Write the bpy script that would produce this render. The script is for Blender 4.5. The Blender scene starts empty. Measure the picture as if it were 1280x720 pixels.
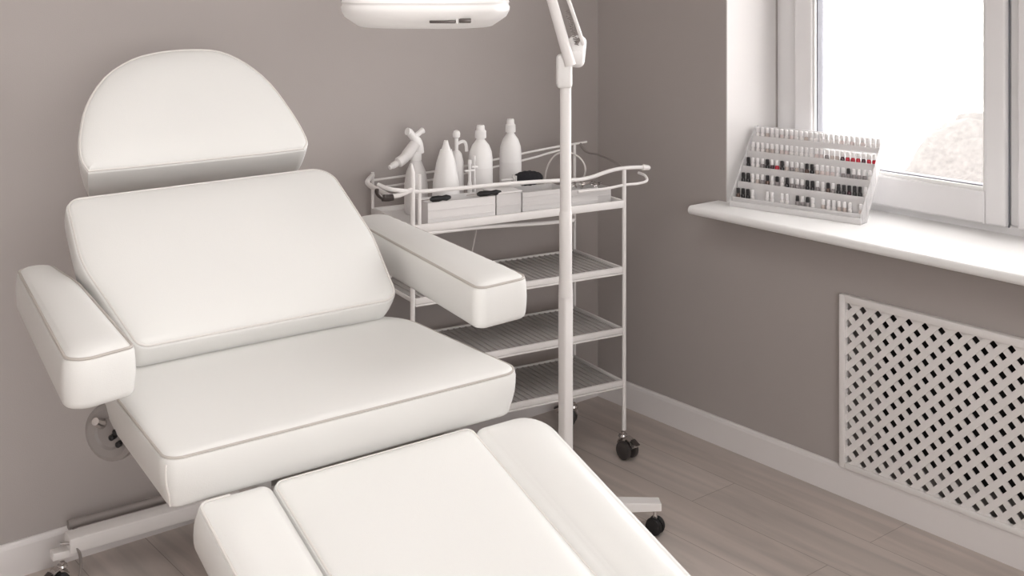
import bpy, bmesh, math, random
import numpy as np
from mathutils import Vector, Matrix
random.seed(7)
PI = math.pi
col = bpy.context.scene.collection

# ------------------------------------------------------------------ materials
def mat(name, color, rough=0.5, metal=0.0, bump=0.0, bump_scale=200.0, trans=0.0, vary=0.0, vary_scale=3.0,
        coat=0.0, ior=1.45, emit=None, spec=0.5):
    m = bpy.data.materials.new(name); m.use_nodes = True
    nt = m.node_tree; b = nt.nodes['Principled BSDF']
    b.inputs['Base Color'].default_value = (*color, 1)
    b.inputs['Roughness'].default_value = rough
    b.inputs['Metallic'].default_value = metal
    b.inputs['Transmission Weight'].default_value = trans
    b.inputs['Coat Weight'].default_value = coat
    b.inputs['IOR'].default_value = ior
    b.inputs['Specular IOR Level'].default_value = spec
    tc = nt.nodes.new('ShaderNodeTexCoord')
    if bump > 0:
        n = nt.nodes.new('ShaderNodeTexNoise'); n.inputs['Scale'].default_value = bump_scale
        n.inputs['Detail'].default_value = 4
        nt.links.new(tc.outputs['Object'], n.inputs['Vector'])
        bp = nt.nodes.new('ShaderNodeBump'); bp.inputs['Strength'].default_value = bump
        bp.inputs['Distance'].default_value = 0.002
        nt.links.new(n.outputs['Fac'], bp.inputs['Height'])
        nt.links.new(bp.outputs['Normal'], b.inputs['Normal'])
    if vary > 0:
        n = nt.nodes.new('ShaderNodeTexNoise'); n.inputs['Scale'].default_value = vary_scale
        n.inputs['Detail'].default_value = 5
        nt.links.new(tc.outputs['Object'], n.inputs['Vector'])
        r = nt.nodes.new('ShaderNodeValToRGB')
        r.color_ramp.elements[0].color = (*[c*(1-vary) for c in color], 1)
        r.color_ramp.elements[1].color = (*[min(1, c*(1+vary)) for c in color], 1)
        r.color_ramp.elements[0].position = 0.3; r.color_ramp.elements[1].position = 0.7
        nt.links.new(n.outputs['Fac'], r.inputs['Fac'])
        nt.links.new(r.outputs['Color'], b.inputs['Base Color'])
    if emit:
        b.inputs['Emission Color'].default_value = (*emit[0], 1)
        b.inputs['Emission Strength'].default_value = emit[1]
    return m

def clear_mat(name, color, clear=0.8, rough=0.1, tint=(1, 1, 1)):
    """thin clear sheet: see-through film plus a glossy or milky body"""
    m = bpy.data.materials.new(name); m.use_nodes = True
    nt = m.node_tree; b = nt.nodes['Principled BSDF']; out = nt.nodes['Material Output']
    b.inputs['Base Color'].default_value = (*color, 1); b.inputs['Roughness'].default_value = rough
    t = nt.nodes.new('ShaderNodeBsdfTransparent'); t.inputs['Color'].default_value = (*tint, 1)
    mx = nt.nodes.new('ShaderNodeMixShader'); fr = nt.nodes.new('ShaderNodeLayerWeight')
    fr.inputs['Blend'].default_value = 0.35
    mp = nt.nodes.new('ShaderNodeMapRange')
    mp.inputs['To Min'].default_value = 1-clear; mp.inputs['To Max'].default_value = min(1, 1-clear+0.55)
    nt.links.new(fr.outputs['Fresnel'], mp.inputs['Value'])
    nt.links.new(mp.outputs['Result'], mx.inputs['Fac'])
    nt.links.new(t.outputs[0], mx.inputs[1]); nt.links.new(b.outputs[0], mx.inputs[2])
    nt.links.new(mx.outputs[0], out.inputs['Surface'])
    return m

M = {}
M['wall'] = mat('wall_paint', (0.408, 0.370, 0.352), 0.85, bump=0.15, bump_scale=350, vary=0.03, vary_scale=1.5)
M['wall_bounce'] = mat('bounce_wall_paint', (0.78, 0.75, 0.73), 0.85, bump=0.1, bump_scale=350)  # unseen walls made paler than the others to bounce light to the right wall
M['reveal'] = mat('reveal_paint', (0.66, 0.635, 0.625), 0.8, bump=0.1, bump_scale=300)
M['trim'] = mat('white_trim', (0.80, 0.765, 0.755), 0.45, bump=0.05, bump_scale=60)
M['ceiling'] = mat('ceiling_paint', (0.8, 0.78, 0.76), 0.9)
M['sill'] = mat('sill_laminate', (0.83, 0.82, 0.81), 0.3)
M['pvc'] = mat('window_pvc', (0.80, 0.785, 0.79), 0.35)
M['pvc_seam'] = mat('window_gasket', (0.16, 0.16, 0.18), 0.6)
M['leather'] = mat('white_leatherette', (0.755, 0.745, 0.725), 0.42, bump=0.12, bump_scale=500, vary=0.012, vary_scale=2, coat=0.05)
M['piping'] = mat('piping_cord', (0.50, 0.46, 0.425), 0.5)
M['piping_pale'] = mat('piping_cord_pale', (0.72, 0.69, 0.66), 0.5)
M['white_metal'] = mat('white_enamel', (0.82, 0.79, 0.775), 0.35)
M['white_plastic'] = mat('white_plastic', (0.84, 0.82, 0.81), 0.35)
M['chrome'] = mat('brushed_chrome', (0.62, 0.58, 0.56), 0.25, metal=0.9)
M['grey_metal'] = mat('grey_metal', (0.33, 0.30, 0.285), 0.4, metal=0.5)
M['dark_metal'] = mat('dark_metal', (0.11, 0.095, 0.09), 0.35, metal=0.7)
M['hub'] = mat('hub_plastic', (0.27, 0.245, 0.235), 0.45, bump=0.1, bump_scale=60)
M['black'] = mat('black_rubber', (0.012, 0.011, 0.012), 0.5)
M['wheel'] = mat('grey_black_wheel', (0.05, 0.044, 0.042), 0.35)
M['black_fluff'] = mat('black_bristle', (0.01, 0.009, 0.012), 0.9, bump=0.6, bump_scale=300)
M['grille'] = mat('grille_board', (0.82, 0.79, 0.775), 0.5)
M['niche'] = mat('niche_shade', (0.028, 0.025, 0.024), 0.8)  # near-black colour stands in for the shade behind the lattice
M['radiator'] = mat('radiator_dark', (0.05, 0.045, 0.043), 0.6)
M['cord'] = mat('pale_cord', (0.62, 0.58, 0.56), 0.5)
M['shelf'] = clear_mat('shelf_acrylic', (0.84, 0.80, 0.78), 0.50, 0.25)
M['clear'] = clear_mat('clear_acrylic', (0.92, 0.89, 0.88), 0.35, 0.15)
M['milky'] = clear_mat('milky_plastic', (0.90, 0.87, 0.86), 0.20, 0.3)
M['glass'] = clear_mat('window_glass', (0.9, 0.9, 0.9), 0.97, 0.02)
M['rack'] = clear_mat('rack_acrylic', (0.88, 0.86, 0.86), 0.30, 0.2)
M['rack_side'] = clear_mat('rack_side_acrylic', (0.88, 0.86, 0.86), 0.80, 0.1)
M['lens'] = mat('lamp_diffuser', (0.8, 0.8, 0.8), 0.3)
M['snow'] = mat('snowy_ground', (0.75, 0.74, 0.73), 0.9, bump=0.3, bump_scale=3)
M['hedge'] = mat('frosted_hedge', (0.074, 0.067, 0.063), 0.95, vary=0.30, vary_scale=16.0, bump=0.8, bump_scale=14)
M['label'] = mat('bottle_label', (0.80, 0.775, 0.765), 0.5)

def floor_material():
    m = bpy.data.materials.new('laminate_planks'); m.use_nodes = True
    nt = m.node_tree; b = nt.nodes['Principled BSDF']
    tc = nt.nodes.new('ShaderNodeTexCoord')
    mp = nt.nodes.new('ShaderNodeMapping'); mp.inputs['Rotation'].default_value = (0, 0, PI/2)
    nt.links.new(tc.outputs['Object'], mp.inputs['Vector'])
    br = nt.nodes.new('ShaderNodeTexBrick')
    br.inputs['Scale'].default_value = 1; br.inputs['Brick Width'].default_value = 1.28
    br.inputs['Row Height'].default_value = 0.19; br.inputs['Mortar Size'].default_value = 0.0012
    br.inputs['Mortar Smooth'].default_value = 0.3; br.inputs['Bias'].default_value = 0
    br.offset = 0.37
    br.inputs['Color1'].default_value = (0.55, 0.485, 0.445, 1)
    br.inputs['Color2'].default_value = (0.62, 0.555, 0.515, 1)
    br.inputs['Mortar'].default_value = (0.33, 0.28, 0.25, 1)
    nt.links.new(mp.outputs['Vector'], br.inputs['Vector'])
    mp2 = nt.nodes.new('ShaderNodeMapping'); mp2.inputs['Scale'].default_value = (9, 0.9, 1)
    nt.links.new(tc.outputs['Object'], mp2.inputs['Vector'])
    n = nt.nodes.new('ShaderNodeTexNoise'); n.inputs['Scale'].default_value = 2.2
    n.inputs['Detail'].default_value = 7; n.inputs['Distortion'].default_value = 0.6
    nt.links.new(mp2.outputs['Vector'], n.inputs['Vector'])
    r = nt.nodes.new('ShaderNodeValToRGB')
    r.color_ramp.elements[0].position = 0.3; r.color_ramp.elements[0].color = (0.80, 0.80, 0.80, 1)
    r.color_ramp.elements[1].position = 0.7; r.color_ramp.elements[1].color = (1.1, 1.08, 1.07, 1)
    nt.links.new(n.outputs['Fac'], r.inputs['Fac'])
    mx = nt.nodes.new('ShaderNodeMix'); mx.data_type = 'RGBA'; mx.blend_type = 'MULTIPLY'
    mx.inputs['Factor'].default_value = 1
    nt.links.new(br.outputs['Color'], mx.inputs['A']); nt.links.new(r.outputs['Color'], mx.inputs['B'])
    nt.links.new(mx.outputs['Result'], b.inputs['Base Color'])
    b.inputs['Roughness'].default_value = 0.42
    bp = nt.nodes.new('ShaderNodeBump'); bp.inputs['Strength'].default_value = 0.15
    bp.inputs['Distance'].default_value = 0.001
    nt.links.new(n.outputs['Fac'], bp.inputs['Height']); nt.links.new(bp.outputs['Normal'], b.inputs['Normal'])
    return m
M['floor'] = floor_material()

# ------------------------------------------------------------------ mesh helpers
class MB:
    """collects shapes for ONE mesh object"""
    def __init__(s): s.v = []; s.f = []; s.mi = []; s.T = Matrix.Identity(4)
    def add(s, vs, fs, mi=0):
        o = len(s.v); s.v += [s.T @ Vector(p) for p in vs]
        s.f += [[i+o for i in f] for f in fs]; s.mi += [mi]*len(fs); return s
    def box(s, c, size, mi=0, bev=0.0, seg=2, rot=None):
        bm = bmesh.new(); bmesh.ops.create_cube(bm, size=1)
        bmesh.ops.scale(bm, vec=size, verts=bm.verts)
        if bev > 0:
            bmesh.ops.bevel(bm, geom=bm.edges[:], offset=min(bev, min(size)*0.49), segments=seg, affect='EDGES', profile=0.5)
        R = rot if rot is not None else Matrix.Identity(4)
        bm.verts.index_update()
        vs = [Vector(c) + (R.to_3x3() @ v.co) for v in bm.verts]
        fs = [[v.index for v in f.verts] for f in bm.faces]; bm.free()
        return s.add(vs, fs, mi)
    def tube(s, path, r, seg=10, mi=0, closed=False, cap=True):
        P = [Vector(p) for p in path]; n = len(P)
        rr = r if isinstance(r, (list, tuple)) else [r]*n
        tg = []
        for i in range(n):
            a = P[(i-1) % n] if (closed or i > 0) else P[i]
            b = P[(i+1) % n] if (closed or i < n-1) else P[i]
            tg.append((b-a).normalized())
        up = Vector((0, 0, 1)) if abs(tg[0].z) < 0.9 else Vector((1, 0, 0))
        nrm = (up - tg[0]*up.dot(tg[0])).normalized()
        vs = []
        for i in range(n):
            nrm = (nrm - tg[i]*nrm.dot(tg[i])).normalized(); bn = tg[i].cross(nrm)
            for k in range(seg):
                a = 2*PI*k/seg; vs.append(P[i] + (nrm*math.cos(a) + bn*math.sin(a))*rr[i])
        fs = []
        for i in range(n if closed else n-1):
            j = (i+1) % n
            for k in range(seg):
                l = (k+1) % seg; fs.append([i*seg+k, i*seg+l, j*seg+l, j*seg+k])
        if cap and not closed:
            fs.append(list(range(seg))[::-1]); fs.append([(n-1)*seg+k for k in range(seg)])
        return s.add(vs, fs, mi)
    def lathe(s, prof, c=(0, 0, 0), axis=(0, 0, 1), seg=20, mi=0, sx=1.0):
        q = Vector((0, 0, 1)).rotation_difference(Vector(axis).normalized())
        c = Vector(c); vs = []; n = len(prof)
        for r, z in prof:
            for k in range(seg):
                a = 2*PI*k/seg; vs.append(c + q @ Vector((r*math.cos(a)*sx, r*math.sin(a), z)))
        fs = []
        for i in range(n-1):
            for k in range(seg):
                l = (k+1) % seg; fs.append([i*seg+k, i*seg+l, (i+1)*seg+l, (i+1)*seg+k])
        fs.append(list(range(seg))[::-1]); fs.append([(n-1)*seg+k for k in range(seg)])
        return s.add(vs, fs, mi)
    def prism(s, poly, h0, h1, mi=0, M4=None):
        """poly in (a,b), extruded along c; M4 maps (a,b,c)"""
        n = len(poly); R = M4 or Matrix.Identity(4)
        vs = [R @ Vector((a, b, h0)) for a, b in poly] + [R @ Vector((a, b, h1)) for a, b in poly]
        fs = [list(range(n))[::-1], list(range(n, 2*n))] + [[i, (i+1) % n, n+(i+1) % n, n+i] for i in range(n)]
        return s.add(vs, fs, mi)
    def build(s, name, mats, parent=None, smooth=True, angle=35, bevel=0.0, weld=False):
        me = bpy.data.meshes.new(name); me.from_pydata([tuple(v) for v in s.v], [], s.f)
        if not isinstance(mats, (list, tuple)): mats = [mats]
        for m in mats: me.materials.append(m)
        me.polygons.foreach_set('material_index', s.mi)
        bm = bmesh.new(); bm.from_mesh(me)
        if weld: bmesh.ops.remove_doubles(bm, verts=bm.verts, dist=1e-5)
        bmesh.ops.recalc_face_normals(bm, faces=bm.faces)
        if smooth:
            for f in bm.faces: f.smooth = True
            for e in bm.edges:
                e.smooth = not (len(e.link_faces) == 2 and e.calc_face_angle(0) > math.radians(angle))
        bm.to_mesh(me); bm.free(); me.update()
        o = bpy.data.objects.new(name, me); col.objects.link(o)
        if parent: o.parent = parent
        if bevel > 0:
            b = o.modifiers.new('bevel', 'BEVEL'); b.width = bevel; b.segments = 2; b.limit_method = 'ANGLE'
        return o

def tag(o, label=None, cat=None, group=None, kind=None):
    if label: o['label'] = label
    if cat: o['category'] = cat
    if group: o['group'] = group
    if kind: o['kind'] = kind
    return o
def empty(name, loc, rz=0, **k):
    o = bpy.data.objects.new(name, None); col.objects.link(o); o.location = loc; o.rotation_euler = (0, 0, rz)
    o.empty_display_size = 0.05
    return tag(o, **k)
def copy_tree(o, parent=None):
    c = o.copy(); col.objects.link(c); c.parent = parent
    for ch in list(o.children): copy_tree(ch, c)
    return c
def smooth_path(pts, n=8, closed=False):
    P = [Vector(p) for p in pts]; out = []; m = len(P)
    for i in range(m if closed else m-1):
        g = lambda k: P[k % m] if closed else P[max(0, min(m-1, k))]
        p0, p1, p2, p3 = g(i-1), g(i), g(i+1), g(i+2)
        for j in range(n):
            t = j/n
            out.append(0.5*((2*p1) + (p2-p0)*t + (2*p0-5*p1+4*p2-p3)*t*t + (-p0+3*p1-3*p2+p3)*t**3))
    if not closed: out.append(P[-1])
    return out
def round_poly(pts, radii, seg=8):
    """2D polygon with each corner rounded"""
    n = len(pts); out = []
    for i in range(n):
        p = Vector(pts[i]); a = Vector(pts[i-1])-p; b = Vector(pts[(i+1) % n])-p
        r = radii[i] if isinstance(radii, (list, tuple)) else radii
        ang = a.angle(b); d = r/math.tan(ang/2); d = min(d, a.length*0.49, b.length*0.49); r = d*math.tan(ang/2)
        a.normalize(); b.normalize(); c = p + (a+b).normalized()*(r/math.sin(ang/2))
        s = p+a*d-c; e = p+b*d-c
        a0 = math.atan2(s.y, s.x); a1 = math.atan2(e.y, e.x); da = (a1-a0+PI) % (2*PI)-PI
        for k in range(seg+1):
            t = a0+da*k/seg; out.append(Vector((c.x+r*math.cos(t), c.y+r*math.sin(t))))
    return out
def resample(poly, step=0.012):
    n = len(poly); out = []
    for i in range(n):
        a, b = poly[i], poly[(i+1) % n]; L = (b-a).length
        if L < 1e-6: continue
        k = max(1, int(round(L/step)))
        for j in range(k): out.append(a+(b-a)*j/k)
    return out
def inset(poly, d):
    n = len(poly); out = []
    area = sum(poly[i].x*poly[(i+1) % n].y-poly[(i+1) % n].x*poly[i].y for i in range(n)); sg = 1 if area > 0 else -1
    for i in range(n):
        t = (poly[(i+1) % n]-poly[i-1]).normalized()
        out.append(poly[i]+Vector((-t.y, t.x))*d*sg)
    return out
def pillow_field(poly, N=150):
    """soft dome over an outline: 0 on the edge, 1 at its fullest"""
    xs = [p.x for p in poly]; ys = [p.y for p in poly]; x0, x1, y0, y1 = min(xs), max(xs), min(ys), max(ys)
    h = max(x1-x0, y1-y0)/N; nx = int((x1-x0)/h)+3; ny = int((y1-y0)/h)+3
    gx = x0-h+h*np.arange(nx); gy = y0-h+h*np.arange(ny); X, Y = np.meshgrid(gx, gy, indexing='ij'); ins = np.zeros(X.shape, bool)
    n = len(poly)
    for i in range(n):
        a, b = poly[i-1], poly[i]
        if a.y == b.y: continue
        c = ((a.y > Y) != (b.y > Y)) & (X < (b.x-a.x)*(Y-a.y)/(b.y-a.y)+a.x); ins ^= c
    f = np.zeros(X.shape); W = min(x1-x0, y1-y0)/h; om = 2/(1+math.sin(PI/max(W, 6)))
    par = (np.add.outer(np.arange(nx), np.arange(ny)) % 2).astype(bool)
    for it in range(700):
        for q in (par, ~par):
            g = np.zeros(X.shape); g[1:-1, 1:-1] = 0.25*(f[2:, 1:-1]+f[:-2, 1:-1]+f[1:-1, 2:]+f[1:-1, :-2]+1)
            m = ins & q; f[m] += om*(g[m]-f[m])
    f /= f.max()
    def at(x, y):
        u = min(max((x-gx[0])/h, 0), nx-1.001); v = min(max((y-gy[0])/h, 0), ny-1.001); i, j = int(u), int(v); u -= i; v -= j
        return float((f[i, j]*(1-u)+f[i+1, j]*u)*(1-v)+(f[i, j+1]*(1-u)+f[i+1, j+1]*u)*v)
    return at
def cushion(name, poly, thick, T, parent, crown=0.015, lip=0.006, back_r=0.02, bulge=0.004, pipe=0.0028, crown_pow=2.6,
            piping=None, pipe_pts=None, material=None, shoulder=0.0, taper=0.0, shear=0.0):
    """upholstered pad: outline poly in (u,v), front face at w=0 facing +w; T is the 4x4 that places it in the parent's space"""
    poly = resample(poly); n = len(poly)
    cx = sum(p.x for p in poly)/n; cy = sum(p.y for p in poly)/n
    rings = []
    rings.append((inset(poly, back_r+taper), -thick))
    for a in (30, 60, 90):
        a = math.radians(a); rings.append((inset(poly, taper+back_r*(1-math.sin(a))), -thick+back_r*(1-math.cos(a))))
    for t in (0.25, 0.5, 0.75):
        rings.append((inset(poly, taper*(1-t)-bulge*math.sin(PI*t)), -thick+back_r+(thick-back_r-lip)*t))
    sh = shoulder
    rings.append((inset(poly, 0.0), -lip-sh*0.9))
    if sh > 0:
        for a in (30, 60):
            a = math.radians(a); rings.append((inset(poly, sh*(1-math.cos(a))), -lip-sh+sh*math.sin(a)))
    rings.append((inset(poly, 0.0015+sh), -0.003)); rings.append((inset(poly, 0.005+sh), -0.0025))
    rings.append((inset(poly, 0.008+sh), 0.0015)); base = inset(poly, 0.012+sh); rings.append((base, 0.004))
    K = 22; nb = len(rings)
    F = pillow_field(base); dome = lambda p: 0.004+crown*(1-(1-min(1, F(p.x, p.y)))**crown_pow)
    mx = sum((p.x-cx)**2 for p in base); my = sum((p.y-cy)**2 for p in base)
    ex = max(p.x for p in base)-min(p.x for p in base); ey = max(p.y for p in base)-min(p.y for p in base)
    if ey > ex: sa = Vector((0, 1)); half = (ey-ex)/2*0.9
    else: sa = Vector((1, 0)); half = (ex-ey)/2*0.9
    # skew the middle line with the outline when it is long
    if ey > ex*1.5:
        t_ = [p for p in base if p.y > cy+ey*0.3]; b_ = [p for p in base if p.y < cy-ey*0.3]
        tx = (max(p.x for p in t_)+min(p.x for p in t_))/2; bx = (max(p.x for p in b_)+min(p.x for p in b_))/2
        sa = Vector((tx-bx, ey*0.8)).normalized()
    C0 = Vector(((max(p.x for p in base)+min(p.x for p in base))/2, (max(p.y for p in base)+min(p.y for p in base))/2))
    half = round(half/0.012)*0.012; tgt = [C0+sa*max(-half, min(half, round((p-C0).dot(sa)/0.012)*0.012)) for p in base]
    for k in range(1, K+1):
        s_ = 1-k/(K+0.5)
        rings.append(([q+(p-q)*s_ for p, q in zip(base, tgt)], None))
    vs = []; fs = []
    for r, w in rings: vs += [(p.x + (shear*min(1, max(0, -w/thick)) if w is not None else 0), p.y, dome(p) if w is None else w) for p in r]
    for i in range(len(rings)-1):
        for k in range(n):
            l = (k+1) % n; fs.append([i*n+k, i*n+l, (i+1)*n+l, (i+1)*n+k])
    o = (len(rings)-1)*n; it = len(vs); vs += [(q.x, q.y, dome(q)) for q in tgt]
    for k in range(n): fs.append([o+k, o+(k+1) % n, it+(k+1) % n, it+k])
    vs.append((cx+shear, cy, -thick)); ci = len(vs)-1
    for k in range(n): fs.append([(k+1) % n, k, ci])
    mb = MB(); mb.T = T; mb.add(vs, fs)
    ob = mb.build(name, material or M['leather'], parent, angle=60, weld=True)
    if pipe > 0:
        pr = inset(poly, 0.0045+sh); pb = MB(); pb.T = T
        if pipe_pts: pr = [p for p in pr if pipe_pts(p)]
        if pipe_pts:
            # keep the run in one piece
            k = max(range(len(pr)), key=lambda i: (pr[i]-pr[i-1]).length); pr = pr[k:]+pr[:k]
            pb.tube([(p.x, p.y, -0.0005) for p in pr], pipe, 8)
        else:
            pb.tube([(p.x, p.y, -0.0005) for p in pr], pipe, 8, closed=True)
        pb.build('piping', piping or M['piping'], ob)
    return ob
def frameT(o, u, v):
    u = Vector(u).normalized(); v = Vector(v); v = (v-u*v.dot(u)).normalized(); w = u.cross(v)
    return Matrix(((u.x, v.x, w.x, o[0]), (u.y, v.y, w.y, o[1]), (u.z, v.z, w.z, o[2]), (0, 0, 0, 1)))

# ------------------------------------------------------------------ the room
X0, Y0, ZC = -4.3, -5.2, 2.7        # room reaches x X0..0 , y Y0..0
TH = 0.42                          # outer wall thickness
def struct(name, mb, m, parent=None, **k):
    o = mb.build(name, m, parent, smooth=False, **k)
    if parent is None: tag(o, kind='structure')
    return o
struct('floor', MB().box(((X0)/2, Y0/2, -0.05), (-X0+0.0, -Y0+0.0, 0.1)), M['floor'])
struct('ceiling', MB().box((X0/2, Y0/2, ZC+0.05), (-X0, -Y0, 0.1)), M['ceiling'])
struct('wall_back', MB().box((X0/2+TH/2, 0.06, ZC/2), (-X0+TH, 0.12, ZC+0.2)), M['wall'])
struct('wall_left', MB().box((X0-0.06, Y0/2, ZC/2), (0.12, -Y0+0.24, ZC+0.2)), M['wall_bounce'])
# front wall (behind the camera) with a wide window opening
FW = (-4.2, -2.0, 0.75, 2.35)
mb = MB()
mb.box(((X0+FW[0])/2, Y0-0.1, ZC/2), (FW[0]-X0, 0.2, ZC)); mb.box((FW[1]/2, Y0-0.1, ZC/2), (-FW[1], 0.2, ZC))
mb.box(((FW[0]+FW[1])/2, Y0-0.1, FW[2]/2), (FW[1]-FW[0], 0.2, FW[2]))
mb.box(((FW[0]+FW[1])/2, Y0-0.1, (FW[3]+ZC)/2), (FW[1]-FW[0], 0.2, ZC-FW[3]))
struct('wall_front', mb, M['wall_bounce'])
mb = MB()
for x in (FW[0]+0.04, (FW[0]+FW[1])/2, FW[1]-0.04): mb.box((x, Y0-0.12, (FW[2]+FW[3])/2), (0.08, 0.07, FW[3]-FW[2]), bev=0.006)
for z in (FW[2]+0.04, FW[3]-0.04): mb.box(((FW[0]+FW[1])/2, Y0-0.12, z), (FW[1]-FW[0]-0.16, 0.066, 0.08), bev=0.006)
w2 = struct('window_2', mb, M['pvc'])
struct('window_pane', MB().box(((FW[0]+FW[1])/2, Y0-0.12, (FW[2]+FW[3])/2), (FW[1]-FW[0]-0.16, 0.006, FW[3]-FW[2]-0.16)), M['glass'], w2)
# right wall with the window opening and the radiator niche
WY0, WY1, WZ0, WZ1 = -2.25, -0.61, 0.772, 2.25
NY0, NY1, NZ0, NZ1 = -1.98, -1.085, 0.10, 0.575
mb = MB()
def wr(y0, y1, z0, z1, x0=0, x1=TH, mi=0): mb.box(((x0+x1)/2, (y0+y1)/2, (z0+z1)/2), (x1-x0, y1-y0, z1-z0), mi)
wr(Y0, WY0, 0, ZC); wr(WY1, 0, 0, ZC); wr(WY0, WY1, WZ1, ZC)
wr(WY0, WY1, NZ1, WZ0); wr(WY0, NY0, 0, NZ1); wr(NY1, WY1, 0, NZ1); wr(NY0, NY1, 0, NZ0)
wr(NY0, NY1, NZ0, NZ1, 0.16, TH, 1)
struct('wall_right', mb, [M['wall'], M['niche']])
# painted plaster lining of the window reveal
mb = MB(); e = 0.004
mb.box((0.125+0.0, WY1-e/2, (0.80+WZ1)/2), (0.25, e, WZ1-0.80)); mb.box((0.125, WY0+e/2, (0.80+WZ1)/2), (0.25, e, WZ1-0.80))
mb.box((0.125, (WY0+WY1)/2, WZ1-e/2), (0.25, WY1-WY0-2*e, e))
struct('trim_1', mb, M['reveal'])
# skirting boards, a rounded upper edge
def skirting(name, a, b, nrm):
    a = Vector(a); b = Vector(b); d = (b-a); L = d.length; d.normalize(); n = Vector(nrm)
    prof = [(0, 0), (0.014, 0), (0.014, 0.078), (0.012, 0.086), (0.007, 0.090), (0, 0.090)]
    Mx = Matrix(((n.x, 0, d.x, a.x), (n.y, 0, d.y, a.y), (0, 1, 0, 0), (0, 0, 0, 1)))
    struct(name, MB().prism(prof, 0, L, M4=Mx), M['trim'])
skirting('baseboard_right', (-0.0005, Y0, 0), (-0.0005, -0.0145, 0), (-1, 0, 0))
skirting('baseboard_back', (X0+0.0145, -0.0005, 0), (0, -0.0005, 0), (0, -1, 0))
skirting('baseboard_left', (X0+0.0005, Y0, 0), (X0+0.0005, 0, 0), (1, 0, 0))
# window unit: outer frame, left sash, mullion, right sash, panes
FX = 0.25
w1 = MB()
fy0, fy1, fz0, fz1 = WY0, WY1, 0.795, WZ1
# outer frame ring
def ring(mb, y0, y1, z0, z1, wl, wr_, wb, wt, x0, x1, bev=0.004, mi=0):
    X = (x0+x1)/2; D = x1-x0
    mb.box((X, y1-wl/2, (z0+z1)/2), (D, wl, z1-z0), mi, bev)     # left as seen from the room = larger y
    mb.box((X, y0+wr_/2, (z0+z1)/2), (D, wr_, z1-z0), mi, bev)
    mb.box((X, (y0+wr_+y1-wl)/2, z0+wb/2), (D, y1-y0-wl-wr_, wb), mi, bev)
    mb.box((X, (y0+wr_+y1-wl)/2, z1-wt/2), (D, y1-y0-wl-wr_, wt), mi, bev)
ring(w1, fy0, fy1, fz0, fz1, 0.088, 0.088, 0.030, 0.06, FX+0.012, FX+0.085)
w1.box((FX+0.0485, -1.452, (fz0+fz1)/2), (0.069, 0.03, fz1-fz0-0.06), 0, 0.003)
win = struct('window_1', w1, M['pvc'])
# opening sash on the left, fixed sash on the right, with inner glazing beads and dark seals
sb = MB(); ring(sb, -1.434, -0.700, 0.822, 2.19, 0.070, 0.062, 0.095, 0.09, FX-0.012, FX+0.060, 0.006)
sash = struct('window_sash', sb, M['pvc'], win)
bd = MB(); ring(bd, -1.373, -0.769, 0.916, 2.101, 0.010, 0.010, 0.012, 0.012, FX-0.006, FX+0.03, 0.003)
struct('glazing_bead', bd, M['sill'], sash)
gk = MB(); ring(gk, -1.3635, -0.7785, 0.927, 2.09, 0.0045, 0.003, 0.004, 0.004, FX+0.004, FX+0.036, 0)
struct('gasket', gk, M['pvc_seam'], sash)
struct('window_pane', MB().box((FX+0.028, -1.071, 1.51), (0.006, 0.59, 1.16)), M['glass'], sash)
sb = MB(); ring(sb, -2.162, -1.470, 0.822, 2.19, 0.062, 0.070, 0.095, 0.09, FX-0.012, FX+0.060, 0.006)
sash2 = struct('window_sash', sb, M['pvc'], win)
struct('window_pane', MB().box((FX+0.028, -1.816, 1.51), (0.006, 0.57, 1.18)), M['glass'], sash2)
sm = MB(); sm.box((FX+0.010, -1.4345, 1.5), (0.006, 0.003, 1.36), 0); struct('sash_seam', sm, M['pvc_seam'], win)

# window sill board with rounded nose
sp = []
T0, T1, XF = 0.772, 0.800, -0.148
for k in range(9):
    a = PI/2+PI*k/8; sp.append((XF+0.014+0.014*math.cos(a), 0.786+0.014*math.sin(a)))
sp = [(FX+0.012, T1)] + sp + [(FX+0.012, T0)]
Mx = Matrix(((1, 0, 0, 0), (0, 0, -1, -0.578), (0, 1, 0, 0), (0, 0, 0, 1)))
mb = MB()
sp_out = [p for p in sp]
# the board in two lengths: the horned end beyond the reveal and the run inside it
mb.prism([(-0.0005, T1)]+sp[1:-1]+[(-0.0005, T0)], 0.0, 0.0335, M4=Mx)
mb.prism(sp, 0.0335, 1.70, M4=Mx)
sill = mb.build('window_sill', M['sill'], None, smooth=True, angle=30)
tag(sill, 'long white window sill board with a rounded front edge above the radiator grille', 'window sill')

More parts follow.
